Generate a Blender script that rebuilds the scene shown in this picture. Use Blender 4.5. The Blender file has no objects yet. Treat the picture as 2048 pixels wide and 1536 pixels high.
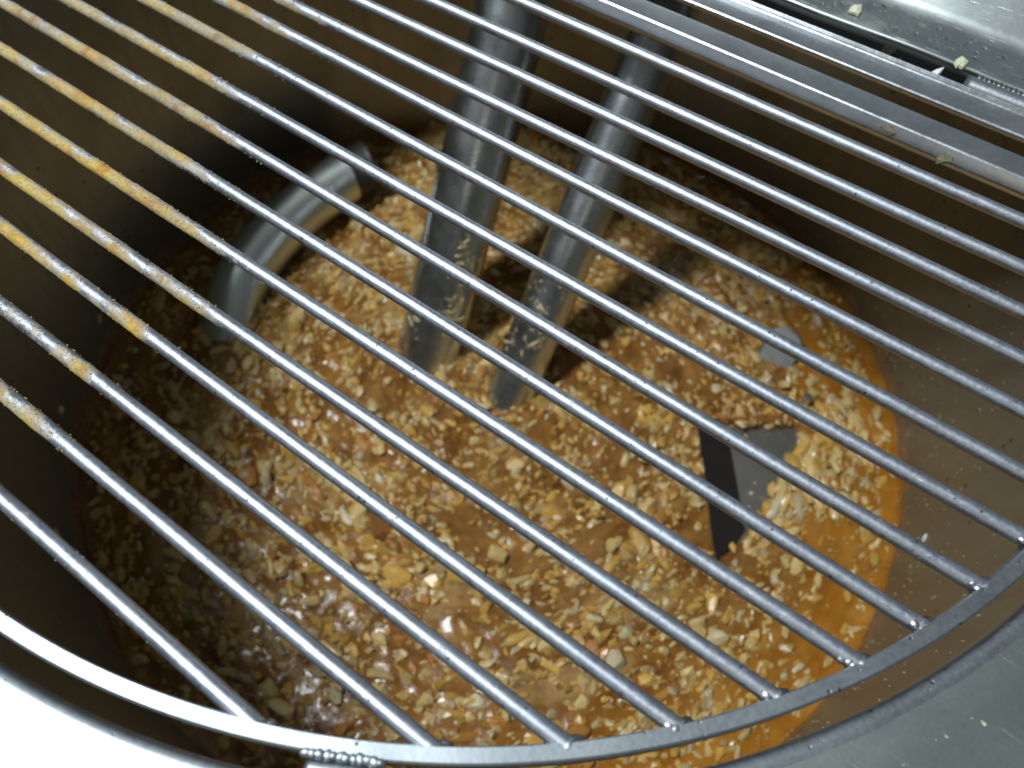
import bpy, bmesh, math, random
import numpy as np
from mathutils import Vector, Matrix, Euler

random.seed(7)
rng = np.random.default_rng(11)
C = bpy.context.scene.collection
SC = bpy.context.scene
K = 0.00123            # one working unit = 1.23 mm
CY = 120.6             # kettle axis is at (0, CY)
CAM = np.array([215.88, -161.86, 260.53])

# ------------------------------------------------------------------ camera
cd = bpy.data.cameras.new('camera')
cam = bpy.data.objects.new('camera', cd)
C.objects.link(cam)
cam.location = Vector(CAM) * K
cam.rotation_euler = (math.radians(31.21), math.radians(-0.78), math.radians(35.996))
cd.sensor_width = 36.0
cd.lens = 1500 / 2048 * 36
cd.clip_start = 0.02
cd.clip_end = 60
cd.dof.use_dof = True
cd.dof.focus_distance = 330 * K
cd.dof.aperture_fstop = 6.3
SC.camera = cam

# ------------------------------------------------------------------ world: a dim indoor room
w = bpy.data.worlds.new('World')
SC.world = w
w.use_nodes = True
wb = w.node_tree.nodes['Background']
wb.inputs[0].default_value = (0.80, 0.92, 1.0, 1)
wb.inputs[1].default_value = 0.17

# ------------------------------------------------------------------ lamps: ceiling tubes of the room
def area(name, loc, target, sx, sy, power, col):
    l = bpy.data.lights.new(name, 'AREA')
    l.shape = 'RECTANGLE'
    l.size = sx * K
    l.size_y = sy * K
    l.energy = power
    l.color = col
    o = bpy.data.objects.new(name, l)
    C.objects.link(o)
    o.location = Vector(loc) * K
    d = (Vector(target) - Vector(loc)).normalized()
    z = -d
    y = Vector((0, 1, 0))
    x = y.cross(z).normalized()
    y = z.cross(x)
    o.rotation_euler = Matrix((x, y, z)).transposed().to_euler()
    return o

area('fluorescent_tube', (-910, -620, 2200), (60, 60, -200), 330, 640, 140, (0.90, 0.96, 1.0))
area('far_lamp', (520, -900, 420), (150, 60, 0), 260, 300, .7, (1.0, 0.93, 0.70))

SC.view_settings.view_transform = 'Standard'
SC.view_settings.look = 'None'
SC.view_settings.exposure = 0.0
SC.view_settings.gamma = 1.0

# ------------------------------------------------------------------ helpers
def sstep(a, b, x):
    t = np.clip((x - a) / (b - a), 0, 1)
    return t * t * (3 - 2 * t)

_perm = rng.random((64, 64, 64)).astype(np.float32)
def vnoise(x, y, z=0.0):
    x, y, z = np.broadcast_arrays(np.asarray(x, float), np.asarray(y, float), np.asarray(z, float))
    xi, yi, zi = np.floor(x).astype(int), np.floor(y).astype(int), np.floor(z).astype(int)
    fx, fy, fz = x - xi, y - yi, z - zi
    fx, fy, fz = [f * f * (3 - 2 * f) for f in (fx, fy, fz)]
    g = lambda a, b, c: _perm[(xi + a) % 64, (yi + b) % 64, (zi + c) % 64]
    l = lambda a, b, t: a + (b - a) * t
    return l(l(l(g(0, 0, 0), g(1, 0, 0), fx), l(g(0, 1, 0), g(1, 1, 0), fx), fy),
             l(l(g(0, 0, 1), g(1, 0, 1), fx), l(g(0, 1, 1), g(1, 1, 1), fx), fy), fz) * 2 - 1

def mesh(name, V, F, mat, smooth=True, attrs=None):
    me = bpy.data.meshes.new(name)
    V = np.asarray(V, float) * K
    if isinstance(F, np.ndarray):
        n, k = F.shape
        me.vertices.add(len(V))
        me.vertices.foreach_set('co', V.astype(np.float32).ravel())
        me.loops.add(n * k)
        me.polygons.add(n)
        me.loops.foreach_set('vertex_index', F.astype(np.int32).ravel())
        me.polygons.foreach_set('loop_start', np.arange(0, n * k, k, dtype=np.int32))
        me.update(calc_edges=True)
        me.validate()
    else:
        me.from_pydata([tuple(v) for v in V], [], F)
        me.update()
    me.polygons.foreach_set('use_smooth', np.full(len(me.polygons), smooth, dtype=bool))
    if attrs:
        for k_, (typ, data) in attrs.items():
            a = me.attributes.new(k_, typ, 'POINT')
            a.data.foreach_set('value' if typ == 'FLOAT' else 'color', np.asarray(data, np.float32).ravel())
    me.materials.append(mat)
    return me

def link(name, me, parent=None, loc=(0, 0, 0), rot=None, scale=None):
    o = bpy.data.objects.new(name, me)
    C.objects.link(o)
    o.location = Vector(loc) * K
    if rot is not None: o.rotation_euler = rot
    if scale is not None: o.scale = scale
    if parent is not None:
        o.parent = parent
    return o

def tag(o, label=None, cat=None, group=None, kind=None):
    if label: o['label'] = label
    if cat: o['category'] = cat
    if group: o['group'] = group
    if kind: o['kind'] = kind
    return o

def thing(name, loc, label, cat, group=None):
    o = bpy.data.objects.new(name, None)
    C.objects.link(o)
    o.empty_display_size = 0.02
    o.location = Vector(loc) * K
    return tag(o, label, cat, group)

def part(name, V, F, mat, parent, smooth=True, attrs=None, origin=None):
    """A mesh part; V is in the place's coordinates, stored relative to its thing."""
    off = np.array(parent.location) / K if parent is not None else np.zeros(3)
    p = parent.parent if parent is not None else None
    while p is not None:
        off = off + np.array(p.location) / K
        p = p.parent
    o0 = off if origin is None else np.asarray(origin, float)
    me = mesh(name, np.asarray(V, float) - o0, F, mat, smooth, attrs)
    return link(name, me, parent, loc=o0 - off)

def grid_faces(nu, nv, cu=False, cv=False):
    """vertex index = i*nv + j; quads over nu x nv, optionally closed either way"""
    i = np.arange(nu if cu else nu - 1)
    j = np.arange(nv if cv else nv - 1)
    I, J = np.meshgrid(i, j, indexing='ij')
    a = I * nv + J
    b = ((I + 1) % nu) * nv + J
    c = ((I + 1) % nu) * nv + (J + 1) % nv
    d = I * nv + (J + 1) % nv
    return np.stack([a, b, c, d], -1).reshape(-1, 4)

def lathe(profile, n=256, a0=0, a1=2 * math.pi):
    P = np.array(profile, float)
    closed = abs(a1 - a0 - 2 * math.pi) < 1e-6
    A = np.linspace(a0, a1, n, endpoint=not closed)
    V = np.stack([np.cos(A)[:, None] * P[None, :, 0], np.sin(A)[:, None] * P[None, :, 0] + CY,
                  np.broadcast_to(P[None, :, 1], (n, len(P)))], -1).reshape(-1, 3)
    return V, grid_faces(n, len(P), cu=closed)

def round_profile(pts, r, seg=5):
    """round the inner corners of an open profile"""
    pts = [np.array(p, float) for p in pts]
    out = [pts[0]]
    for a, b, c in zip(pts, pts[1:], pts[2:]):
        u, v = a - b, c - b
        lu, lv = np.linalg.norm(u), np.linalg.norm(v)
        d = min(r, lu * .45, lv * .45)
        p0, p1 = b + u / lu * d, b + v / lv * d
        for t in np.linspace(0, 1, seg):
            out.append((1 - t) ** 2 * p0 + 2 * t * (1 - t) * b + t * t * p1)
    out.append(pts[-1])
    return out

def frame_of(d):
    d = np.array(d, float); d /= np.linalg.norm(d)
    up = np.array([0, 0, 1.]) if abs(d[2]) < .9 else np.array([1., 0, 0])
    u = np.cross(up, d); u /= np.linalg.norm(u)
    v = np.cross(d, u)
    return d, u, v

def tube(P0, P1, r, seg=32, rings=2):
    P0, P1 = np.array(P0, float), np.array(P1, float)
    d, u, v = frame_of(P1 - P0)
    T = np.linspace(0, 1, rings)
    A = np.linspace(0, 2 * math.pi, seg, endpoint=False)
    c = P0 + (P1 - P0) * T[:, None]
    V = c[:, None, :] + r * (np.cos(A)[None, :, None] * u + np.sin(A)[None, :, None] * v)
    return V.reshape(-1, 3), grid_faces(rings, seg, cv=True), A, T

def bevel_box(name, lo, hi, mat, parent, bev=0.6, seg=2):
    bm = bmesh.new()
    bmesh.ops.create_cube(bm, size=1)
    lo, hi = np.array(lo, float), np.array(hi, float)
    for v in bm.verts:
        v.co = Vector((lo + hi) / 2 + (hi - lo) * np.array(v.co))
    bmesh.ops.bevel(bm, geom=bm.edges[:], offset=bev, segments=seg, affect='EDGES')
    V = [tuple(v.co) for v in bm.verts]
    bm.verts.index_update()
    F = [[v.index for v in f.verts] for f in bm.faces]
    bm.free()
    o = part(name, V, F, mat, parent, smooth=False)
    return o

def extrude_profile(pts, x0, x1, thick, n=60, wob=0.0):
    """a bent sheet: profile in (y, z), swept along x, with thickness"""
    P = np.array(pts, float)
    t = np.gradient(P, axis=0)
    t /= np.linalg.norm(t, axis=1)[:, None]
    nrm = np.stack([-t[:, 1], t[:, 0]], -1)
    ring = np.concatenate([P, (P - nrm * thick)[::-1]])
    X = np.linspace(x0, x1, n)
    V = np.stack([np.broadcast_to(X[:, None], (n, len(ring))), np.broadcast_to(ring[None, :, 0], (n, len(ring))),
                  np.broadcast_to(ring[None, :, 1], (n, len(ring)))], -1).reshape(-1, 3).copy()
    if wob:
        V[:, 2] += wob * vnoise(V[:, 0] / 60, V[:, 1] / 40, 3.3)
    F = [list(map(int, f)) for f in grid_faces(n, len(ring), cv=True)]
    F.append(list(range(len(ring)))[::-1])
    F.append([(n - 1) * len(ring) + i for i in range(len(ring))])
    return V, F

# ------------------------------------------------------------------ materials
class M:
    """tiny node builder"""
    def __init__(s, name):
        s.m = bpy.data.materials.new(name)
        s.m.use_nodes = True
        s.t = s.m.node_tree
        s.b = s.t.nodes['Principled BSDF']
        s.tc = s.t.nodes.new('ShaderNodeTexCoord')
        s.pos = s.tc.outputs['Object']
    def set(s, **kw):
        for k, v in kw.items():
            k = k.replace('_', ' ')
            if hasattr(v, 'is_linked') or hasattr(v, 'links'):
                s.t.links.new(v, s.b.inputs[k])
            else:
                s.b.inputs[k].default_value = v
    def node(s, typ, ins=(), out=0, **kw):
        n = s.t.nodes.new('ShaderNode' + typ)
        for k, v in kw.items(): setattr(n, k, v)
        for k, v in (ins.items() if isinstance(ins, dict) else enumerate(ins)):
            if v is None: continue
            if hasattr(v, 'links'): s.t.links.new(v, n.inputs[k])
            else: n.inputs[k].default_value = v
        return n.outputs[out]
    def noise(s, scale, detail=3, rough=.55, vec=None, out=0, dist=0):
        return s.node('TexNoise', {'Vector': vec or s.pos, 'Scale': scale, 'Detail': detail, 'Roughness': rough, 'Distortion': dist}, out)
    def vor(s, scale, out=0, vec=None, feature='F1'):
        return s.node('TexVoronoi', {'Vector': vec or s.pos, 'Scale': scale}, out, feature=feature)
    def math(s, op, a, b=0.0, clamp=False):
        return s.node('Math', [a, b], operation=op, use_clamp=clamp)
    def rng(s, v, a, b, c=0., d=1.):
        return s.node('MapRange', {0: v, 1: a, 2: b, 3: c, 4: d})
    def mix(s, f, a, b):
        n = s.t.nodes.new('ShaderNodeMix'); n.data_type = 'RGBA'
        for i, v in ((0, f), (6, a), (7, b)):
            if hasattr(v, 'links'): s.t.links.new(v, n.inputs[i])
            else: n.inputs[i].default_value = v if i == 0 else (*v, 1)
        return n.outputs[2]
    def scalev(s, v, sc):
        return s.node('Mapping', {0: v, 3: sc})
    def bump(s, h, strength, dist):
        return s.node('Bump', {'Height': h, 'Strength': strength, 'Distance': dist})
    def attr(s, name, out=2):
        return s.node('Attribute', (), out, attribute_name=name)

def steel(name, base=(.60, .62, .65), rough=.30, var=.10, pits=True, scr=1.0, grain=420, dirt=None, worn=0):
    m = M(name)
    n1 = m.noise(40, 4)
    n2 = m.noise(grain, 3, .6)
    ra = m.math('ADD', m.rng(n1, .3, .7, rough - var, rough + var), m.rng(n2, .35, .65, -.05 * scr, .05 * scr))
    col = m.mix(m.rng(n2, .35, .65), [c * (1 - .06 * scr) for c in base], [min(1, c * (1 + .04 * scr)) for c in base])
    nick = m.vor(330)
    cellc = m.vor(330, out=1)
    sel = m.node('SeparateColor', [cellc])
    keep = m.math('GREATER_THAN', sel, .74)
    spot = m.math('MULTIPLY', m.rng(m.math('DIVIDE', nick, m.math('ADD', .25, m.node('SeparateColor', [cellc], 1))), .10, .26, 1, 0), keep)
    h = m.math('ADD', m.math('MULTIPLY', n2, .5 * scr), m.math('MULTIPLY', n1, .5))
    if pits:
        col = m.mix(m.math('MULTIPLY', spot, .9), col, (.03, .03, .035))
        h = m.math('SUBTRACT', h, m.math('MULTIPLY', spot, 1.5))
    if worn:
        sc = None
        for i_, (ang_, s_) in enumerate(((.4, 1.), (1.3, .8), (2.5, 1.1))):
            mp = m.node('Mapping', {0: m.pos, 2: (0, 0, ang_), 3: (35 * s_, 900 * s_, 60)})
            q_ = m.rng(m.noise(1, 2, .5, vec=mp), .70, .76)
            sc = q_ if sc is None else m.math('MAXIMUM', sc, q_)
        smear = m.rng(m.noise(14, 6, .65, dist=1.2), .40, .68)
        ra = m.math('ADD', ra, m.math('ADD', m.math('MULTIPLY', sc, .12), m.math('MULTIPLY', smear, .09)))
        col = m.mix(m.math('MULTIPLY', sc, .35 * worn), col, [min(1, c * 1.5) for c in base])
        col = m.mix(m.math('MULTIPLY', smear, .22 * worn), col, (.26, .27, .24))
        h = m.math('ADD', h, m.math('MULTIPLY', sc, .5 * worn))
    if dirt:
        d = m.rng(m.noise(18, 6, .65), dirt[1], dirt[1] + .16, 0, dirt[2])
        col = m.mix(d, col, dirt[0])
        m.set(Metallic=m.rng(d, 0, 1, 1, .25))
        ra = m.math('ADD', ra, m.math('MULTIPLY', d, .25))
    else:
        m.set(Metallic=1.0)
    m.set(Base_Color=col, Roughness=ra, Normal=m.bump(h, .35, .0006))
    return m

# bare wire steel of the rods; powder attr brings a yellow spice crust
def rod_material():
    m = steel('rod_steel', (.42, .45, .50), .48, .05)
    pw = m.attr('powder')
    wm = m.attr('warm')
    bcol = m.b.inputs['Base Color'].links[0].from_socket
    rgh = m.b.inputs['Roughness'].links[0].from_socket
    # short scratches and white nicks across the rod
    sv = m.scalev(m.pos, (160, 700, 700))
    nick = m.rng(m.noise(1, 2, .5, vec=sv), .71, .76)
    bcol = m.mix(m.math('MULTIPLY', nick, .55), bcol, (.95, .96, .98))
    n = m.noise(75, 5, .65)
    nf = m.noise(1100, 2, .7)
    e = m.math('ADD', pw, m.math('ADD', m.rng(n, .25, .75, -.42, .42), m.rng(nf, .3, .7, -.10, .10)))
    fac = m.rng(e, .28, .76)
    c1 = m.mix(m.rng(m.noise(120, 4, .6), .35, .62), (.48, .38, .15), (.54, .36, .05))
    c2 = m.mix(m.rng(m.noise(55, 4, .6), .45, .62), (.54, .35, .04), (.38, .16, .022))
    pale = m.mix(m.rng(m.noise(90, 4, .6), .4, .65), (.37, .34, .24), (.33, .26, .14))
    pale = m.mix(m.rng(m.noise(45, 3, .6), .58, .68), pale, (.27, .145, .08))
    pc = m.mix(wm, pale, m.mix(m.rng(m.noise(38, 2), .45, .60), c1, c2))
    pc = m.mix(m.rng(m.noise(520, 3, .7), .42, .66, 0, .62), pc, (.17, .13, .075))
    m.set(Base_Color=m.mix(fac, bcol, pc), Metallic=m.rng(fac, 0, 1, 1, 0),
          Roughness=m.mix(fac, rgh, (.85, .85, .85)))
    h = m.math('ADD', m.math('MULTIPLY', fac, m.math('ADD', .8, nf)), m.math('MULTIPLY', m.noise(420, 3), .25))
    m.set(Normal=m.bump(h, .6, .0006))
    return m.m

MAT = {}
MAT['rod'] = rod_material()
MAT['steel'] = steel('bar_steel', (.56, .59, .62), .34, .05, scr=.6, pits=False).m
MAT['ring'] = steel('ring_steel', (.30, .33, .35), .50, .03, scr=.6).m
MAT['weld'] = steel('weld_steel', (.34, .34, .37), .40, .05, scr=.6, pits=False).m
MAT['lid'] = steel('lid_steel', (.42, .46, .45), .30, .02, pits=False, scr=.12, worn=.6, dirt=((.14, .16, .13), .56, .4)).m
MAT['flange'] = steel('flange_steel', (.47, .52, .50), .42, .02, grain=700, pits=False, scr=.22, worn=1).m
MAT['tube'] = steel('tube_steel', (.58, .61, .62), .30, .05, pits=False, scr=.5).m
MAT['blade'] = steel('blade_steel', (.60, .64, .60), .40, .02, pits=False, scr=.5).m
MAT['plate'] = steel('plate_steel', (.36, .35, .32), .45, .03, pits=False, scr=.4).m

MAT['bracket'] = steel('bracket_steel', (.36, .37, .36), .45, .04, pits=False, scr=.5).m
def wall_material():
    m = M('kettle_wall_steel')
    # fine vertical brushing, smeared film, drips and a ragged tide line of syrup
    br = m.noise(1, 3, .6, vec=m.scalev(m.pos, (420, 420, 16)))
    film = m.rng(m.noise(9, 5, .6), .38, .66)
    drip = m.rng(m.noise(1, 5, .65, vec=m.scalev(m.pos, (75, 75, 6))), .47, .68)
    f = m.math('MAXIMUM', m.math('MULTIPLY', film, .55), m.math('MULTIPLY', drip, .50))
    col = m.mix(br, (.30, .30, .25), (.38, .38, .325))
    col = m.mix(f, col, (.165, .147, .095))
    v = m.vor(170); k = m.node('SeparateColor', [m.vor(170, out=1)])
    spot = m.math('MULTIPLY', m.rng(v, .10, .22, 1, 0), m.math('GREATER_THAN', k, .84))
    col = m.mix(spot, col, (.36, .26, .13))
    v2 = m.vor(90); k2 = m.node('SeparateColor', [m.vor(90, out=1)], 1)
    spot2 = m.math('MULTIPLY', m.rng(v2, .12, .2, 1, 0), m.math('GREATER_THAN', k2, .90))
    col = m.mix(spot2, col, (.06, .035, .02))
    z = m.node('SeparateXYZ', [m.pos], 2)
    lvl = m.math('ADD', m.rng(m.noise(1, 5, .65, vec=m.scalev(m.pos, (28, 28, 6))), .3, .75, 0, 1), m.math('MULTIPLY', m.noise(140, 3), .25))
    tide = m.rng(m.math('SUBTRACT', m.math('MULTIPLY', lvl, .036), m.math('SUBTRACT', z, 0.15498)), -.002, .006)
    tide = m.math('MULTIPLY', tide, m.rng(m.noise(160, 3), .3, .6, .35, .95))
    col = m.mix(tide, col, (.26, .125, .03))
    met = m.math('MULTIPLY', m.rng(f, 0, 1, .9, .45), m.rng(tide, 0, 1, 1, .1))
    m.set(Base_Color=col, Metallic=met, Roughness=m.math('SUBTRACT', m.math('ADD', m.rng(br, .3, .7, .34, .44), m.math('MULTIPLY', f, .08)), m.math('MULTIPLY', tide, .2)),
          Normal=m.bump(m.math('ADD', m.math('MULTIPLY', br, .3), tide), .3, .0006))
    return m.m
MAT['wall'] = wall_material()

def simple(name, col, rough, metal=0., var=.2, scale=200, **kw):
    m = M(name)
    n = m.noise(scale, 4)
    m.set(Base_Color=m.mix(m.rng(n, .3, .7), [c * (1 - var) for c in col], [min(1, c * (1 + var)) for c in col]),
          Roughness=rough, Metallic=metal, Normal=m.bump(n, .3, .0005), **kw)
    return m.m
def water():
    m = M('water_drop')
    m.set(Base_Color=(.95, .97, .97, 1), Roughness=.03, IOR=1.33, Transmission_Weight=1.0)
    return m.m
MAT['water'] = water()
MAT['strip_shade'] = simple('shade_black', (.010, .006, .006), .7)  # near-black of the paddle strip, a shadow put into the colour
MAT['darksteel'] = simple('dark_collar', (.05, .05, .045), .5, .5)  # collar metal; on the gutter its dark stands in for the shade under the lid
MAT['grain'] = simple('spice_grain', (.52, .38, .12), .9, 0, .35, 900)
MAT['palegrain'] = simple('pale_grain', (.55, .52, .38), .9, 0, .3, 900)
MAT['crumb'] = simple('crumb', (.55, .44, .24), .7, 0, .25, 600)
MAT['onion'] = simple('pale_flake', (.50, .52, .36), .45, 0, .12, 300, Subsurface_Weight=.2, Subsurface_Radius=(.004, .004, .002))
MAT['whiteflake'] = simple('white_flake', (.62, .66, .62), .45, 0, .1, 300)
MAT['brownflake'] = simple('brown_flake', (.13, .115, .075), .6, 0, .2, 300)

def syrup_material(name, film):
    m = M(name)
    sx = m.node('SeparateXYZ', [m.pos], 0); sy = m.node('SeparateXYZ', [m.pos], 1)
    rad = m.math('SQRT', m.math('ADD', m.math('MULTIPLY', sx, sx), m.math('MULTIPLY', sy, sy)))
    # swirl: coordinates that follow the flow round the kettle (seam lies under the near wall)
    ang = m.node('Math', [m.math('MULTIPLY', sx, -1.0), sy], operation='ARCTAN2')
    sw = m.node('CombineXYZ', [m.math('MULTIPLY', rad, 42), m.math('MULTIPLY', ang, 3.2), 0.0])
    n1 = m.noise(1.0, 5, .6, vec=sw, dist=.3)
    n2 = m.noise(26, 5, .6)
    milky = m.attr('milky')
    clear = m.attr('clear')
    base = m.mix(m.rng(n1, .36, .64), (.16, .066, .012), (.34, .158, .036))
    base = m.mix(m.rng(n2, .40, .66, 0, .55), base, (.40, .215, .062))
    # submerged pieces showing faintly through the syrup
    v = m.vor(130); vc = m.node('SeparateColor', [m.vor(130, out=1)])
    sub = m.math('MULTIPLY', m.rng(v, .25, .55, 1, 0), m.rng(vc, .4, .9))
    base = m.mix(m.math('MULTIPLY', sub, .40), base, (.46, .28, .10))
    base = m.mix(m.math('MULTIPLY', milky, m.rng(n1, .35, .62, .15, .60)), base, (.46, .32, .13))
    base = m.mix(m.math('MULTIPLY', clear, .9), base, m.mix(m.rng(n2, .35, .65), (.40, .16, .013), (.52, .235, .028)))
    h = m.math('ADD', m.noise(110, 4, .6), m.math('MULTIPLY', m.noise(320, 3, .6), .35))
    m.set(Base_Color=base, Roughness=.20, IOR=1.38, Subsurface_Weight=.15, Subsurface_Radius=(.010, .004, .001),
          Coat_Weight=.15, Coat_Roughness=.08, Normal=m.bump(h, .28, .0018))
    if film:
        tr = m.node('BsdfTransparent', [(.88, .62, .28, 1)])
        fac = m.rng(m.math('ADD', n1, m.math('MULTIPLY', milky, .25)), .30, .75, .48, .90)
        mx = m.node('MixShader', [fac, tr, m.b.outputs[0]])
        m.t.links.new(mx, m.t.nodes['Material Output'].inputs[0])
    return m.m
MAT['syrup'] = syrup_material('brown_syrup_film', True)
MAT['syrup_body'] = syrup_material('brown_syrup', False)

def nut_material(name, col=None):
    m = M(name)
    n = m.noise(260, 4)
    if col is None:
        c = m.attr('tint', 0)
    else:
        c = m.mix(m.node('ObjectInfo', (), 5), [x * .85 for x in col], [min(1, x * 1.12) for x in col])
    c = m.mix(m.rng(n, .48, .72, 0, .65), c, (.30, .15, .045))
    m.set(Base_Color=c, Roughness=.42, Subsurface_Weight=.25, Subsurface_Radius=(.006, .0035, .0012),
          Coat_Weight=.12, Coat_Roughness=.12, Normal=m.bump(n, .4, .0006))
    return m.m
NUTCOL = {'cream': (.58, .42, .17), 'golden': (.55, .33, .07), 'toasted': (.42, .19, .04), 'whitish': (.55, .46, .27)}
for k_, v_ in NUTCOL.items(): MAT['nut_' + k_] = nut_material('nut_' + k_, v_)
MAT['nut_mix'] = nut_material('nut_mix')

# ================================================================== KETTLE
kettle = thing('mixing_kettle', (0, CY, -460), 'large round stainless steel cooking kettle holding the brown nut syrup', 'kettle')
V, F = lathe(round_profile([(0, -452), (150, -448), (300, -425), (364, -360), (364, -42), (356, -18), (345.9, -14)], 14, 6), 320)
part('wall', V, F, MAT['wall'], kettle)
V, F = lathe(round_profile([(346.0, -15), (344.2, -11), (343.9, -5), (344.6, -1.8), (347.2, -.6), (350, -.7)], 1.6, 5), 360)
V[:, 2] += .35 * vnoise(V[:, 0] / 25, V[:, 1] / 25)
part('rim', V, F, MAT['ring'], kettle)
V, F = lathe(round_profile([(349.8, -.9), (358, -1.4), (400, -6), (455, -16), (490, -34), (497, -60), (497, -455), (300, -460), (0, -460)], 12, 6), 360)
V[:, 2] += .5 * vnoise(V[:, 0] / 40, V[:, 1] / 40, 1.7)
part('flange', V, F, MAT['flange'], kettle)
# fixed cross bar behind the grille, with a raised back lip, and the gutter behind it
XL, XR = -300, 308
V, F = extrude_profile(round_profile([(244.6, -3.0), (245, -.6), (246, 0), (258, 0), (260.5, .4), (261.6, 3.0), (262.6, 3.0), (263.2, -14)], 1.0, 4), XL, XR, 1.6)
part('cross_bar', V, F, MAT['steel'], kettle, smooth=True)
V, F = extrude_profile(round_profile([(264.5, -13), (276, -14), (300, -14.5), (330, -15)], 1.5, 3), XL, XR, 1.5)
part('gutter', V, F, MAT['darksteel'], kettle, smooth=False)  # dark metal puts the deep shade under the lid into the colour

# ================================================================== LID
lid = thing('lid_plate', (0, 300, -8), 'bent stainless steel lid plate with wet folded lip behind the bars, upper right', 'lid plate')
V, F = extrude_profile(round_profile([(281, -4), (281, .6), (283.5, 1.6), (301, 6.5), (306, 9.5), (330, 40), (372, 74)], 5, 6), -290, 330, 1.5, n=120, wob=.8)
part('panel', V, F, MAT['lid'], lid)
V, F, A, T = tube((211, 268.3, -.5), (330, 268.8, -.5), 5.2, 28, 40)
nV = len(V)
V = np.concatenate([V, [[211, 268.3, -.5]]])
Fl = [list(map(int, f)) for f in F] + [[nV, (i + 1) % 28, i] for i in range(28)]
part('hinge_tube', V, Fl, MAT['steel'], lid)
# rippled weld between the hinge tube and the lip
def blob(c, rad, axis=None, seed=0, sub=2, amp=.18, fr=1.6):
    bm = bmesh.new()
    bmesh.ops.create_icosphere(bm, subdivisions=sub, radius=1)
    P = np.array([tuple(v.co) for v in bm.verts])
    Fc = [[v.index for v in f.verts] for f in bm.faces]
    bm.free()
    P = P * (1 + amp * vnoise(P[:, 0] * fr + seed * 3.1, P[:, 1] * fr + seed, P[:, 2] * fr))[:, None]
    P = P * np.array(rad)
    if axis is not None:
        d, u, v = frame_of(axis)
        P = P[:, :1] * d + P[:, 1:2] * u + P[:, 2:3] * v
    return P + np.array(c, float), Fc
def join(items):
    Vs, Fs, o = [], [], 0
    for v, f in items:
        Vs.append(np.asarray(v)); Fs += [[i + o for i in q] for q in f]; o += len(v)
    return np.concatenate(Vs), Fs
part('weld_bead', *join([blob((217 + i * 2.6, 275.2 + random.uniform(-.4, .4), 1.6), (2.0, 3.2, 1.6), seed=i, sub=1) for i in range(42)]), MAT['weld'], lid)

# ================================================================== GRILLE
grille = thing('safety_grille', (0, CY, 0), 'half-round steel safety grille of parallel rods lying over the kettle', 'grille')
RR = 333.7
V, F = lathe([(RR - 2.4, 3.2), (RR + 2.0, 3.3), (RR + 2.8, 2.6), (RR + 2.8, -8.5), (RR - 2.6, -8.5), (RR - 2.9, 2.5), (RR - 2.4, 3.2)], 360,
             math.radians(-180) - math.asin(-(214 - CY) / RR) + 0.012 * 0, math.radians(0) + math.asin((222 - CY) / RR))
V[:, 2] += .25 * vnoise(V[:, 0] / 18, V[:, 1] / 18, V[:, 2] / 9)
part('ring', V, F, MAT['ring'], grille, smooth=False)
# edge bar: an angle with a flat top and a short face towards the rods
half = math.sqrt(RR ** 2 - (229 - CY) ** 2) + 12
V, F = extrude_profile(round_profile([(211.6, -9), (210.8, -6.2), (213.5, -.2), (214.4, .5), (216, .6), (229, .6), (229.6, -1)], .8, 4), -half, half, 1.8, n=80)
part('edge_bar', V, F, MAT['steel'], grille)

RODS = {1: (3.0, -183.7, 120.2, -182.2), 2: (-36.9, -156.2, 178.5, -154.8), 3: (-74.2, -130.4, 213.4, -129.2), 4: (-114.1, -102.7, 241.9, -104.3),
        5: (-147.3, -79.8, 265, -78.1), 6: (-188.5, -51.3, 282.4, -51.9), 7: (-227.8, -24.1, 296.8, -27.0), 8: (-259.6, 1.8, 308, -1.4),
        9: (-227.9, 25.9, 314.9, 25.4), 10: (-193.8, 53.1, 307.2, 51.6), 11: (-160.6, 79.5, 299, 79.5), 12: (-131.8, 101.4, 291.7, 104.4),
        13: (-96.7, 126.9, 284.1, 130.2), 14: (-64, 151.8, 276.5, 156.1), 15: (-23.6, 183.8, 268.2, 184.5)}
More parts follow.
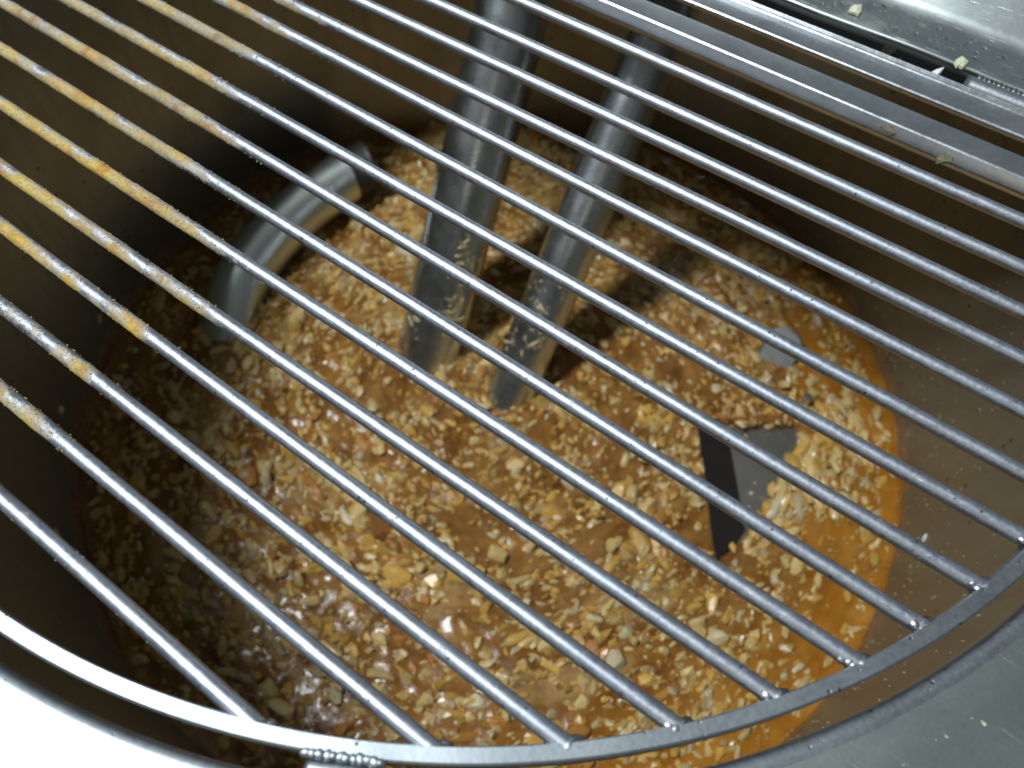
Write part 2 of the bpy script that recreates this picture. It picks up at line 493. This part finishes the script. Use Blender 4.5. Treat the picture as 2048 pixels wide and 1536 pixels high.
# where the spice crust on each rod thins out (x), how thick it is there and how warm its colour
CRUST = {2: (-4, .75, 1.0), 3: (-8, .42, 1.0), 4: (-6, .85, 1.0), 5: (0, .92, .95), 6: (0, 1.05, .75), 7: (-50, .95, .40), 8: (-56, 1.0, .22),
         9: (-82, 1.05, .12), 10: (-96, 1.1, .05), 11: (-72, .75, 0.), 12: (-92, .6, 0.)}
ROD_R = 3.2
grains_w, grains_p = [], []
gv = np.array([[1, 1, 1], [-1, -1, 1], [-1, 1, -1], [1, -1, -1]], float)
gf = [[0, 1, 2], [0, 2, 3], [0, 3, 1], [1, 3, 2]]
for k, (xa, ya, xb, yb) in RODS.items():
    s = (yb - ya) / (xb - xa)
    if k == 1: s *= .5
    fy = lambda x: ya + s * (x - xa)
    ymid = fy(0)
    xr = math.sqrt(RR ** 2 - (fy(200) - CY) ** 2) - 2.2
    xl = -math.sqrt(RR ** 2 - (fy(-200) - CY) ** 2) + 2.2
    n = int((xr - xl) / 1.6)
    seg = 20
    X = np.linspace(xl, xr, n)
    A = np.linspace(0, 2 * math.pi, seg, endpoint=False)
    XX, AA = np.meshgrid(X, A, indexing='ij')
    r = np.full_like(XX, ROD_R) + .05 * vnoise(XX / 6 + k * 7, np.cos(AA) * 1.5 + 5, np.sin(AA) * 1.5)
    pw = np.zeros_like(XX); wm = np.zeros_like(XX)
    if k in CRUST:
        xe, amt, warm = CRUST[k]
        edge = xe + 22 * vnoise(np.cos(AA) * 1.2 + k * 5, np.sin(AA) * 1.2, 7.7)
        pw = amt * sstep(edge + 6, edge - 55, XX) 
        if k in (2, 3, 4, 5):  # thick lumps near the end of the crust
            pw += .75 * np.exp(-((XX - (xe - 10)) / (9 if k != 5 else 16)) ** 2)
        pw = pw * (.80 - .26 * np.cos(AA) - .10 * np.sin(AA) + .38 * vnoise(XX / 24 + k * 9, np.cos(AA) * .8, np.sin(AA) * .8))
        wm = np.clip(warm + .45 * vnoise(XX / 38 + k * 3, 0, k) + .18 * np.sin(AA), 0, 1)
        bump = np.clip(pw + .55 * vnoise(XX / 9 + k, np.cos(AA) * 2.2, np.sin(AA) * 2.2), 0, 1.3)
        r += .28 * sstep(.25, 1.0, bump) * (1 + .6 * vnoise(XX / 1.7, AA * 2.5, k))
    # slight wave of a hand-welded rod
    yy = fy(XX) + .35 * np.sin(XX / 90 + k)
    zz = .30 * np.sin(XX / 110 + 2 * k)
    V = np.stack([XX, yy + r * np.cos(AA), zz + r * np.sin(AA)], -1).reshape(-1, 3)
    F = [list(map(int, f)) for f in grid_faces(n, seg, cv=True)]
    F.append(list(range(seg))[::-1]); F.append([(n - 1) * seg + i for i in range(seg)])
    o = part('rod', V, F, MAT['rod'], grille, attrs={'powder': ('FLOAT', pw.ravel()), 'warm': ('FLOAT', wm.ravel())})
    if k in CRUST and k <= 7:
        o['label'] = 'rod crusted with yellow and orange spice powder at one end'
    elif k in CRUST:
        o['label'] = 'rod crusted with pale tan powder at one end'
    # loose grains on the crust
    if k in CRUST:
        xe, amt, warm = CRUST[k]
        for _ in range(260):
            x = xe + 12 - abs(random.gauss(0, 1)) * 110
            if x < xl + 5: continue
            a = random.uniform(0, 2 * math.pi)
            sz = random.uniform(.12, .28)
            rr = ROD_R + .25
            P = gv @ np.array(Euler((random.random() * 6, random.random() * 6, random.random() * 6)).to_matrix()) * sz
            (grains_w if random.random() < warm else grains_p).append((P + [x, fy(x) + .35 * math.sin(x / 90 + k) + rr * math.cos(a), rr * math.sin(a)], gf))
    else:
        for _ in range(26):
            x = random.uniform(xl + 10, xr - 10); a = random.uniform(.2, 3.0)
            P = gv * random.uniform(.12, .25)
            grains_p.append((P + [x, fy(x) + .35 * math.sin(x / 90 + k) + (ROD_R + .1) * math.cos(a), (ROD_R + .1) * math.sin(a)], gf))
    # weld beads where the rod meets the ring: rippled lump on the near side and a fillet beyond
    for side in (1, -1):
        xe_ = xr if side > 0 else xl
        ye = fy(xe_)
        t = np.array([-(ye - CY), xe_, 0]); t /= np.linalg.norm(t)
        inw = np.array([-xe_, -(ye - CY), 0]); inw /= np.linalg.norm(inw)
        items = []
        nb = random.randint(2, 3)
        for i in range(nb):
            q = np.array([xe_ - side * (1.4 + i * 2.2 + random.uniform(-.4, .4)), ye - 1.5 + .4 * i / nb, 1.1 + .25 * random.random()]) + inw * .6
            items.append(blob(q, (random.uniform(2.2, 3.0), random.uniform(2.4, 3.0), 1.7), axis=(side * .8, -.2, .25), seed=k * 9 + i + 40 * (side > 0), sub=2, amp=.3))
        items.append(blob(np.array([xe_ - side * .6, ye, -.3]) + inw * .8, (4.8, 2.4, 2.6), axis=t, seed=k + 77, sub=2, amp=.25))
        items.append(blob(np.array([xe_ + side * .6, ye + 2.5, -.6]) + inw * .6, (2.8, 1.5, 1.9), axis=t, seed=k + 99, sub=2, amp=.25))
        part('weld_bead', *join(items), MAT['weld'], grille)
for nm, lst, mt in (('spice_grains', grains_w, 'grain'), ('pale_grains', grains_p, 'palegrain')):
    V, F = join(lst)
    tag(part(nm, V, F, MAT[mt], grille, smooth=False), kind='stuff')

# lug: a bent tab welded to the outside of the ring, hooked over the kettle rim
la = math.atan2(-171 - CY, 163)
er = np.array([math.cos(la), math.sin(la), 0]); et = np.array([-math.sin(la), math.cos(la), 0])
prof = round_profile([(RR + 2.6, -1.5), (RR + 4.5, 2.2), (RR + 14, 3.2), (RR + 24, 1.6), (RR + 34, -1.5)], 3, 5)
P = np.array(prof); W = np.linspace(-11, 11, 12)
top = np.array([[CY * np.array([0, 1, 0]) + er * a + et * (w_ * (1 + .006 * (a - RR))) + np.array([0, 0, b]) for w_ in W] for a, b in P])
bot = top - np.array([0, 0, 2.0])
nP, nW = top.shape[:2]
ringV = np.concatenate([top, bot[:, ::-1]], axis=1)
Fl = [list(map(int, f)) for f in grid_faces(nP, 2 * nW, cv=True)] + [list(range(2 * nW))[::-1], [(nP - 1) * 2 * nW + i for i in range(2 * nW)]]
lug = part('lug', ringV.reshape(-1, 3), Fl, MAT['steel'], grille)
part('weld_bead', *join([blob(np.array([0, CY, 3.0]) + er * (RR + 2.6 + .25 * random.random()) + et * (-11.5 + i * 2.1 + random.uniform(-.5, .5)), (random.uniform(1.3, 2.1), random.uniform(1.6, 2.4), random.uniform(.7, 1.1)), axis=er, seed=i + 300, sub=2, amp=.3) for i in range(12)]), MAT['ring'], lug)

# ================================================================== SYRUP
PLATE = np.array([(169.6, 205.4), (241, 103.2), (245.7, 105), (254.4, 142.7), (254.7, 185.4), (253, 235.2), (247.5, 257.7)])
def plate_sd(x, y):
    sd = np.full(np.shape(x), -1e9)
    n = len(PLATE)
    for i in range(n):
        a, b = PLATE[i], PLATE[(i + 1) % n]
        e = b - a; e = e / np.linalg.norm(e)
        sd = np.maximum(sd, (x - a[0]) * e[1] - (y - a[1]) * e[0])
    return sd
def syrup_h(x, y, cav=True):
    h = -334 + 3.0 * vnoise(x / 55, y / 55) + 1.5 * vnoise(x / 20, y / 20, 5) + .7 * vnoise(x / 8, y / 8, 9)
    r = np.hypot(x, y - CY)
    h = h - 7 * np.exp(-((x - 30) ** 2 + (y - 110) ** 2) / 130 ** 2)                 # shallow vortex
    h = h + 9 * np.exp(-(((x - 282) / 26) ** 2 + ((y - 205) / 60) ** 2))              # syrup heaped ahead of the paddle
    h = h + 2.2 * sstep(354, 363, r)
    h = h - 8 * np.exp(-(((x + 262) / 40) ** 2 + ((y - 130) / 80) ** 2))              # trough beside the scraper
    if cav:
        sd = plate_sd(x, y) + (.2 + 2.6 * sstep(246, 254, x)) * vnoise(x / 7, y / 7, 2)
        h = h - 30 * sstep(1.0, -2.5, sd)
    return h
NR, NA = 250, 1000
rr = np.concatenate([[0.5], np.linspace(2, 364.5, NR - 1)])
aa = np.linspace(0, 2 * math.pi, NA, endpoint=False)
RR_, AA_ = np.meshgrid(rr, aa, indexing='ij')
X = RR_ * np.cos(AA_); Y = RR_ * np.sin(AA_) + CY
H = syrup_h(X, Y)
rad = np.hypot(X, Y - CY); th = np.arctan2(Y - CY, X)
clear = sstep(262, 345, rad + 26 * vnoise(X / 30, Y / 30, 4)) * sstep(-1.45, -1.05, th) * sstep(1.3, .8, th)
clear = np.maximum(clear, .9 * sstep(.1, .5, np.exp(-(((X - 232) / 36) ** 2 + ((Y - 335) / 40) ** 2)) + .25 * vnoise(X / 18, Y / 18, 8)))
milk = sstep(.18, .62, vnoise(rad / 26, th * 2.6, 1.1) + .35 * vnoise(X / 12, Y / 12, 6)) * (1 - clear)
sy_o = tag(part('syrup', np.stack([X, Y, H], -1).reshape(-1, 3), grid_faces(NR, NA, cv=True), MAT['syrup'], None, origin=(0, CY, -334),
         attrs={'milky': ('FLOAT', milk.ravel()), 'clear': ('FLOAT', clear.ravel())}),
    'glossy brown syrup swirling in the kettle below the grille', 'syrup', kind='stuff')
part('syrup_body', np.stack([X, Y, H - 7], -1)[::2, ::2].reshape(-1, 3), grid_faces(NR // 2, NA // 2, cv=True), MAT['syrup_body'], sy_o,
     attrs={'milky': ('FLOAT', milk[::2, ::2].ravel()), 'clear': ('FLOAT', clear[::2, ::2].ravel())})

# ------------------------------------------------------------------ chopped nuts floating in the syrup
def nut_shape(seed):
    r_ = random.Random(seed)
    bm = bmesh.new()
    bmesh.ops.create_icosphere(bm, subdivisions=2 if seed < 100 else 1, radius=1)
    P = np.array([tuple(v.co) for v in bm.verts])
    Fc = np.array([[v.index for v in f.verts] for f in bm.faces])
    bm.free()
    for _ in range(7):
        nrm = np.array([r_.gauss(0, 1) for _ in range(3)]); nrm /= np.linalg.norm(nrm)
        d = P @ nrm; lim = r_.uniform(.42, .85)
        P = P - np.outer(np.clip(d - lim, 0, None), nrm)
    P = P * np.array([1.0, r_.uniform(.6, .95), r_.uniform(.40, .70)])
    P /= np.abs(P[:, :2]).max()
    return P, Fc
cam_rot = np.array(Euler((math.radians(31.21), math.radians(-0.78), math.radians(35.996))).to_matrix())
def in_view(P, pad=0):
    d = (P - CAM) @ cam_rot
    u = 1500 * d[:, 0] / -d[:, 2]; v = 1500 * d[:, 1] / -d[:, 2]
    return (np.abs(u) < 1024 + pad) & (np.abs(v) < 768 + pad)
NN = 16000
q = rng.random((NN * 3, 3))
x = (q[:, 0] * 2 - 1) * 361; y = CY + (q[:, 1] * 2 - 1) * 361
rad = np.hypot(x, y - CY); th = np.arctan2(y - CY, x)
size = np.clip(np.exp(rng.normal(1.33, .44, len(x))), 1.3, 8.0)
cl = sstep(300, 345, rad) * sstep(-1.35, -1.0, th) * sstep(1.3, .8, th)
cl = np.maximum(cl, sstep(.2, .5, np.exp(-(((x - 232) / 36) ** 2 + ((y - 335) / 40) ** 2))))
heap = np.exp(-(((x - 272) / 24) ** 2 + ((y - 220) / 70) ** 2)) 
dens = np.clip(.64 - .38 * cl + .42 * vnoise(rad / 24, th * 2.6, 1.1) + .35 * vnoise(x / 26, y / 26, 12) + .9 * heap, .04, 1)
ok = (rad + size < 362) & (plate_sd(x, y) > size * np.where((x < 246) & (y < 208), .95, .15)) & (rng.random(len(x)) < dens)
x, y, size, th, heap = [a[ok][:NN] for a in (x, y, size, th, heap)]
size = size * (1 + .30 * heap)
z = syrup_h(x, y, False) + size * np.clip(rng.normal(-.50, .30, len(x)), -1.1, .15) + heap * 1.5
P0 = np.stack([x, y, z], -1)
dist = np.linalg.norm(P0 - CAM, axis=1)
pix = np.where(in_view(P0), size / dist * (1 + .5 * np.clip((z - syrup_h(x, y, False)) / size, -.4, .3)), 0)
order = np.argsort(-pix)
big = set(order[:290].tolist())
kinds = np.array(['cream', 'golden', 'toasted', 'whitish'])
kid = rng.choice(4, len(x), p=[.45, .37, .09, .09])
shapes = [nut_shape(i) for i in range(6)]
small_shapes = [nut_shape(100 + i) for i in range(10)]
meshes = {(c, i): mesh('nut_piece', shapes[i][0], shapes[i][1], MAT['nut_' + c], smooth=False) for c in kinds for i in range(6)}
COLW = {'cream': 'cream coloured', 'golden': 'golden yellow', 'toasted': 'toasted orange-brown', 'whitish': 'whitish'}
bs = np.sort(size[order[:290]]); s1, s2 = bs[95], bs[200]
def nut_label(c, p, sz):
    w_ = 'small' if sz < s1 else 'medium' if sz < s2 else 'large'
    if p[0] > 246 and 150 < p[1] < 290: pl = 'heaped in the syrup right of the paddle blade'
    elif p[1] > 210 and p[0] < -120: pl = 'in the syrup behind the end of the scraper arm'
    elif p[1] > 185 and p[0] < 60: pl = 'in the syrup behind the steel tubes'
    elif p[1] > 150 and p[0] > 60: pl = 'in the syrup between thinner tube and bracket'
    elif p[0] > 215: pl = 'in the syrup between the paddle and right ring'
    elif p[0] < -140: pl = 'in the shaded syrup along the left wall'
    elif p[1] < -60: pl = 'in the syrup below the nearest rods'
    elif p[0] < 20: pl = 'in the syrup in front of the thicker tube'
    else: pl = 'in the syrup left of the black shade strip'
    return w_ + ' ' + COLW[c] + ' chopped nut piece ' + pl
Vs, Fs, Ts, off = [], [], [], 0
for i in range(len(x)):
    rot = (random.gauss(0, .45), random.gauss(0, .45), th[i] + math.pi / 2 + random.gauss(0, .45))
    far = math.hypot(P0[i, 0], P0[i, 1] - CY) > 150
    st = random.uniform(1.1, 1.7) if far else random.uniform(1.0, 1.5)
    if i in big:
        c = kinds[kid[i]]
        o = link('nut_piece', meshes[(c, random.randrange(6))], None, P0[i], rot, (size[i] * st, size[i], size[i] * 1.05))
        tag(o, nut_label(c, P0[i], size[i]), 'nut piece', 'chopped nut pieces floating in the syrup')
    else:
        Pp, Fc = small_shapes[random.randrange(10)]
        R_ = np.array(Euler(rot).to_matrix())
        W_ = (Pp * [size[i] * st, size[i], size[i] * 1.05]) @ R_.T + P0[i]
        Vs.append(W_); Fs.append(Fc + off); off += len(Pp)
        col = np.array(NUTCOL[kinds[kid[i]]]) * rng.uniform(.72, 1.1)
        Ts.append(np.broadcast_to([*col, 1.0], (len(Pp), 4)))
tag(part('chopped_nuts', np.concatenate(Vs), np.concatenate(Fs), MAT['nut_mix'], None, smooth=False, origin=(0, CY, -334),
         attrs={'tint': ('FLOAT_COLOR', np.concatenate(Ts))}),
    'mass of small chopped nut pieces mixed through the brown syrup', 'chopped nuts', kind='stuff')

# ================================================================== TWO STEEL TUBES
def steel_tube(tip, top, r, label, nlarge, ncrumb, smin, smax, seed):
    tip, top = np.array(tip, float), np.array(top, float)
    tip = tip - (top - tip) / np.linalg.norm(top - tip) * 46
    d, u, v = frame_of(top - tip)
    L = np.linalg.norm(top - tip)
    rd = random.Random(seed)
    t = thing('steel_tube', tip - d * 16, label, 'tube')
    prof = [(0.02, -r * .30), (r * .5, -r * .27), (r * .80, -r * .16), (r * .95, -r * .02), (r, r * .16)] + [(r, s) for s in np.linspace(r * .3, L, 60)]
    A = np.linspace(0, 2 * math.pi, 72, endpoint=False)
    V = np.array([[tip + d * s + (math.cos(a) * u + math.sin(a) * v) * q_ for a in A] for q_, s in prof])
    V += (.18 * vnoise(V[..., 0] / 14, V[..., 1] / 14, V[..., 2] / 14))[..., None] * u
    part('tube_body', V.reshape(-1, 3), grid_faces(len(prof), 72, cv=True), MAT['tube'], t)
    # crumbs stuck on the side that faces up and out
    toc = CAM - tip; toc = toc - d * (toc @ d); a0 = math.atan2(toc @ v, toc @ u)
    cl_ = [(rd.uniform(smin, smax), rd.gauss(.12, .45)) for _ in range(9)]
    items = []
    for i in range(ncrumb + nlarge):
        cs, ca = rd.choice(cl_)
        s = cs + rd.gauss(0, 7); a = a0 + ca + rd.gauss(0, .16)
        if s < smin * .6: continue
        nrm = math.cos(a) * u + math.sin(a) * v
        tan = np.cross(nrm, d)
        large = i >= ncrumb
        sz = rd.uniform(2.2, 3.4) if large else abs(rd.gauss(.6, .6)) + .4
        ang = rd.uniform(0, 6.28)
        e1 = math.cos(ang) * d + math.sin(ang) * tan; e2 = np.cross(nrm, e1)
        Pp, Fc = small_shapes[rd.randrange(10)]
        el = rd.uniform(1.1, 2.2)
        B = np.stack([e1 * sz * el, e2 * sz * .7, nrm * sz * .55])
        c0 = tip + d * s + nrm * (r + sz * .2)
        if large:
            o = link('nut_crumb', mesh('nut_crumb', Pp @ B, Fc, MAT['crumb'], smooth=False), None, c0)
            tag(o, 'beige nut crumb stuck on the ' + ('thicker' if r > 26 else 'thinner') + ' steel tube just above the syrup', 'crumb', 'crumbs stuck on the ' + ('thicker' if r > 26 else 'thinner') + ' tube')
        else:
            items.append((Pp @ B + c0, Fc.tolist()))
    V, F = join(items)
    tag(part('nut_crumbs', V, F, MAT['crumb'], None, smooth=False, origin=tip),
        'scatter of tiny beige crumbs stuck to the ' + ('thicker' if r > 26 else 'thinner') + ' steel tube', 'crumbs', kind='stuff')
steel_tube((-82, 134.6, -328), (-126, 362, -15), 30.5, 'thicker of the two slanting steel tubes, left one, dipping into the syrup', 7, 150, 56, 142, 4)
steel_tube((9.4, 144.9, -334), (-10, 413, -24), 23.0, 'thinner of the two slanting steel tubes, right one, dipping into the syrup', 4, 90, 80, 155, 9)

# ================================================================== AGITATOR
agit = thing('agitator', (0, CY, -400), 'rotating steel mixing arm of the kettle, half sunk in nut syrup', 'mixing arm')
def arc_tube(a0, a1, R0f, zf, r, n=70, seg=40, cap=False):
    Aa = np.linspace(a0, a1, n); B = np.linspace(0, 2 * math.pi, seg, endpoint=False)
    V = np.array([[((R0f(a) + r * math.cos(b)) * math.cos(a), CY + (R0f(a) + r * math.cos(b)) * math.sin(a), zf(a) + r * math.sin(b)) for b in B] for a in Aa])
    F = [list(map(int, f)) for f in grid_faces(n, seg, cv=True)]
    if cap: F += [list(range(seg))[::-1], [(n - 1) * seg + i for i in range(seg)]]
    return V.reshape(-1, 3), F
D = math.radians
zf = lambda a: -308 - 24 * (a - D(159)) / D(47) - 60 * float(sstep(D(188), D(222), a))
rf = lambda a: 291 - 20 * (a - D(159)) / D(47)
V, F = arc_tube(D(158.6), D(226), rf, zf, 27.5)
sb = part('scraper_arm', V, F, MAT['blade'], agit)
V, F = arc_tube(D(153.6), D(158.7), rf, zf, 26.6, n=6, cap=True)
part('end_collar', V, F, MAT['darksteel'], sb)
# paddle plate: flat steel blade lying just under the surface, with an added black strip standing in for the shadow along its left edge
c0 = PLATE.mean(0)
poly = c0 + (PLATE - c0) * 1.10
top = [(px, py, -345 + .02 * (px - 210)) for px, py in poly]; bot = [(a, b, c - 4) for a, b, c in top]
n = len(top)
pad = part('paddle_blade', top + bot, [list(range(n))[::-1], [n + i for i in range(n)]] + [[i, (i + 1) % n, n + (i + 1) % n, n + i] for i in range(n)], MAT['plate'], agit, smooth=False)
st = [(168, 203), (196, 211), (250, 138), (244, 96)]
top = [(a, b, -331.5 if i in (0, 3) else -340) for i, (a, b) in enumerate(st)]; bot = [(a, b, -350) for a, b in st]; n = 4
part('shade_strip', top + bot, [[3, 2, 1, 0], [4, 5, 6, 7]] + [[i, (i + 1) % 4, 4 + (i + 1) % 4, 4 + i] for i in range(4)], MAT['strip_shade'], pad, smooth=False)  # black strip added in place of the shadow band on the blade
# bracket: a short cut tube end standing out of the syrup beyond the paddle
# bracket: a thick rounded lug leaning back, standing out of the syrup beyond the paddle
bn = np.array([.10, -.66, .74]); bn /= np.linalg.norm(bn)
bu = np.array([1, .15, 0]); bu /= np.linalg.norm(bu)
bu = bu - bn * (bu @ bn); bu /= np.linalg.norm(bu); bv = np.cross(bn, bu)
out = [(-19, -30), (-17, 8)] + [(17 * math.cos(t_), 10 + 14 * math.sin(t_)) for t_ in np.linspace(math.pi, 0, 14)[1:-1]] + [(17, 8), (15, -30)]
bc = np.array([196, 312, -330])
fr = [bc + bu * a_ * .92 + bv * b_ * .92 + bn * 4 for a_, b_ in out]; mid = [bc + bu * a_ + bv * b_ + bn * 2.6 for a_, b_ in out]; bk = [bc + bu * a_ + bv * b_ - bn * 5 for a_, b_ in out]
n = len(out)
part('bracket', fr + mid + bk, [list(range(n))[::-1], [2 * n + i for i in range(n)]] + [[i + o_, (i + 1) % n + o_, n + (i + 1) % n + o_, n + i + o_] for o_ in (0, n) for i in range(n)], MAT['bracket'], agit, smooth=False)
V, F, A, T = tube((238.2, 276, -340), (238.2, 277.5, -322), 4.2, 6, 2)
part('bolt', V, [list(map(int, f)) for f in F] + [[6 + i for i in range(6)]], MAT['blade'], agit, smooth=False)

# ================================================================== FLAKES AND SPLASHES
def flake(name, c, sz, mat, label, cat, nrm=(0, 0, 1), seed=0, group=None):
    rd = random.Random(seed)
    m_ = 9
    ang = sorted(rd.uniform(0, 6.28) for _ in range(m_))
    n_, u, v = frame_of(nrm)
    ring = [(u * math.cos(a) + v * math.sin(a) * .75) * sz * rd.uniform(.65, 1.1) for a in ang]
    up = [p + n_ * sz * (.22 + .12 * rd.random()) for p in ring]
    mid = n_ * sz * .42
    V = [np.array(p) for p in ring] + [np.array(p) * .86 + n_ * 0 for p in up] + [mid]
    F = [[i, (i + 1) % m_, m_ + (i + 1) % m_, m_ + i] for i in range(m_)] + [[m_ + i, m_ + (i + 1) % m_, 2 * m_] for i in range(m_)] + [list(range(m_))[::-1]]
    return tag(link(name, mesh(name, V, F, mat, smooth=False), None, c), label, cat, group)
FL = 'vegetable_flake'
flake(FL, (138.7, 289.3, 3.6), 5.6, MAT['onion'], 'pale green flake on the lid lip, nearest the top edge', 'flake', (0, -.25, 1), 1)
flake(FL, (204.8, 282.9, 1.8), 5.4, MAT['onion'], 'pale cream flake on the lid lip right above the hinge tube', 'flake', (0, -.25, 1), 2)
flake(FL, (164.8, 294.3, -14), 6.0, MAT['onion'], 'larger green flake lying in the dark gutter behind the cross bar', 'flake', (0, 0, 1), 3)
flake(FL, (172.5, 287.1, -14), 5.2, MAT['onion'], 'smaller green flake lying in the dark gutter under the larger one', 'flake', (0, 0, 1), 4)
flake(FL, (197, 268, -2), 6.6, MAT['whiteflake'], 'whitish flake wedged in the gutter left of the hinge tube end', 'flake', (0, -.4, 1), 5)
flake(FL, (191.5, 212.0, -3.2), 5.0, MAT['brownflake'], 'dull grey-brown flake stuck on the front face of the edge bar, left one', 'flake', (0, -.9, .42), 6)
flake(FL, (224, 211.0, -5.6), 5.2, MAT['brownflake'], 'dull grey-brown flake stuck on the front face of the edge bar, right one', 'flake', (0, -.9, .42), 7)
for i, (c, s, lb) in enumerate([((-262.5, 357, -328), 6.5, 'white fleck on the far kettle wall just left of the thicker tube'),
        ((17, 476.5, -324), 6.5, 'white fleck at the syrup edge right of the thinner tube'),
        ((351.5, 178.5, -275), 5.0, 'white fleck low on the right kettle wall near the ring'),
        ((198, 414.5, -254), 4.0, 'cream fleck halfway up the right kettle wall'),
        ((-166.5, -193.5, -284), 6.5, 'pale fleck on the dark left kettle wall, lowest one'),
        ((-255.5, -126, -290), 6.5, 'pale fleck on the dark left kettle wall, middle one'),
        ((-312.5, -47, -298), 6.0, 'pale fleck on the dark left kettle wall, uppermost one')]):
    c = np.array(c, float); nr = np.array([-c[0], CY - c[1], 0]); nr /= np.linalg.norm(nr)
    c[:2] = np.array([0, CY]) - nr[:2] * 363.5
    flake('nut_fleck', c, s * .8, MAT['whiteflake'] if 'white' in lb else MAT['crumb'], lb, 'fleck', nr, 20 + i)
# fine spatter on the inside of the wall and on the flange
items = []
for i in range(520):
    a = random.uniform(D(-40), D(75)); zz = -325 + abs(random.gauss(0, 1)) * 130
    if zz > -40: continue
    nr = np.array([-math.cos(a), -math.sin(a), 0]); p = np.array([0, CY, zz]) - nr * 363.7
    s = random.uniform(.35, .9)
    items.append((gv * s * [1, 1, random.uniform(1, 2)] + p, gf))
V, F = join(items)
tag(part('splash_specks', V, F, MAT['crumb'], None, smooth=False, origin=(0, CY, -200)), 'tiny tan splash specks dried on the right kettle wall', 'specks', kind='stuff')
items = []
for i in range(230):
    a = random.gauss(D(-48), D(14)); r = random.uniform(360, 440)
    zz = -1.3 - max(0, r - 358) * .11
    P = gv * random.uniform(.18, .5) * [random.uniform(.7, 2), 1, .5]
    R_ = np.array(Euler((0, 0, random.random() * 6)).to_matrix())
    items.append((P @ R_.T + [r * math.cos(a), CY + r * math.sin(a), zz], gf))
V, F = join(items)
tag(part('flange_specks', V, F, MAT['palegrain'], None, smooth=False, origin=(0, CY, 0)), 'fine pale specks of dried food on the kettle flange', 'specks', kind='stuff')

# water droplets on the lid lip
items = []
for i in range(170):
    cx = random.choice([125, 160, 185, 200, 215]) + random.gauss(0, 9)
    yy = random.uniform(284, 303)
    zz = 1.7 + (yy - 283.5) * .28 + .8 * float(vnoise(cx / 60, yy / 40, 3.3))
    r = abs(random.gauss(.45, .35)) + .25
    items.append(blob((cx, yy, zz), (r, r, r * .55), seed=i, sub=2, amp=.06))
V, F = join(items)
tag(part('water_droplets', V, F, MAT['water'], None, origin=(180, 292, 2)), 'tiny clear water droplets scattered on the lid lip', 'droplets', kind='stuff')

# small bubbles in the syrup along the wall and in the orange margin
def bubble_mat():
    m = M('syrup_bubble')
    m.set(Base_Color=(.62, .40, .14, 1), Roughness=.08, IOR=1.35, Transmission_Weight=.5)
    return m.m
items = []
for i in range(360):
    a = random.uniform(D(-80), D(110)) if random.random() < .8 else random.uniform(0, 6.28)
    r0 = 363 - abs(random.gauss(0, 1)) * (5 if random.random() < .6 else 45)
    bx, by = r0 * math.cos(a), CY + r0 * math.sin(a)
    if float(plate_sd(bx, by)) < 4: continue
    r = abs(random.gauss(.7, .55)) + .4
    items.append(blob((bx, by, float(syrup_h(bx, by, False)) + r * .15), (r, r, r * .75), seed=i, sub=1, amp=.05))
V, F = join(items)
tag(part('syrup_bubbles', V, F, bubble_mat(), None, origin=(0, CY, -334)), 'small amber bubbles along the edge of the syrup', 'bubbles', kind='stuff')
# bits of nut stuck to the paddle
items = []
for i in range(46):
    bx, by = random.uniform(175, 254), random.uniform(105, 250)
    sd_ = float(plate_sd(bx, by))
    if sd_ > -2 or random.random() > math.exp(sd_ / 12): continue
    Pp, Fc = small_shapes[random.randrange(10)]
    items.append((Pp * random.uniform(.8, 2.6) + np.array([bx, by, -343.5]), Fc.tolist()))
if items:
    V, F = join(items)
    tag(part('paddle_crumbs', V, F, MAT['crumb'], None, origin=(220, 180, -343)), 'bits of nut stuck to the grey paddle blade', 'crumbs', kind='stuff')
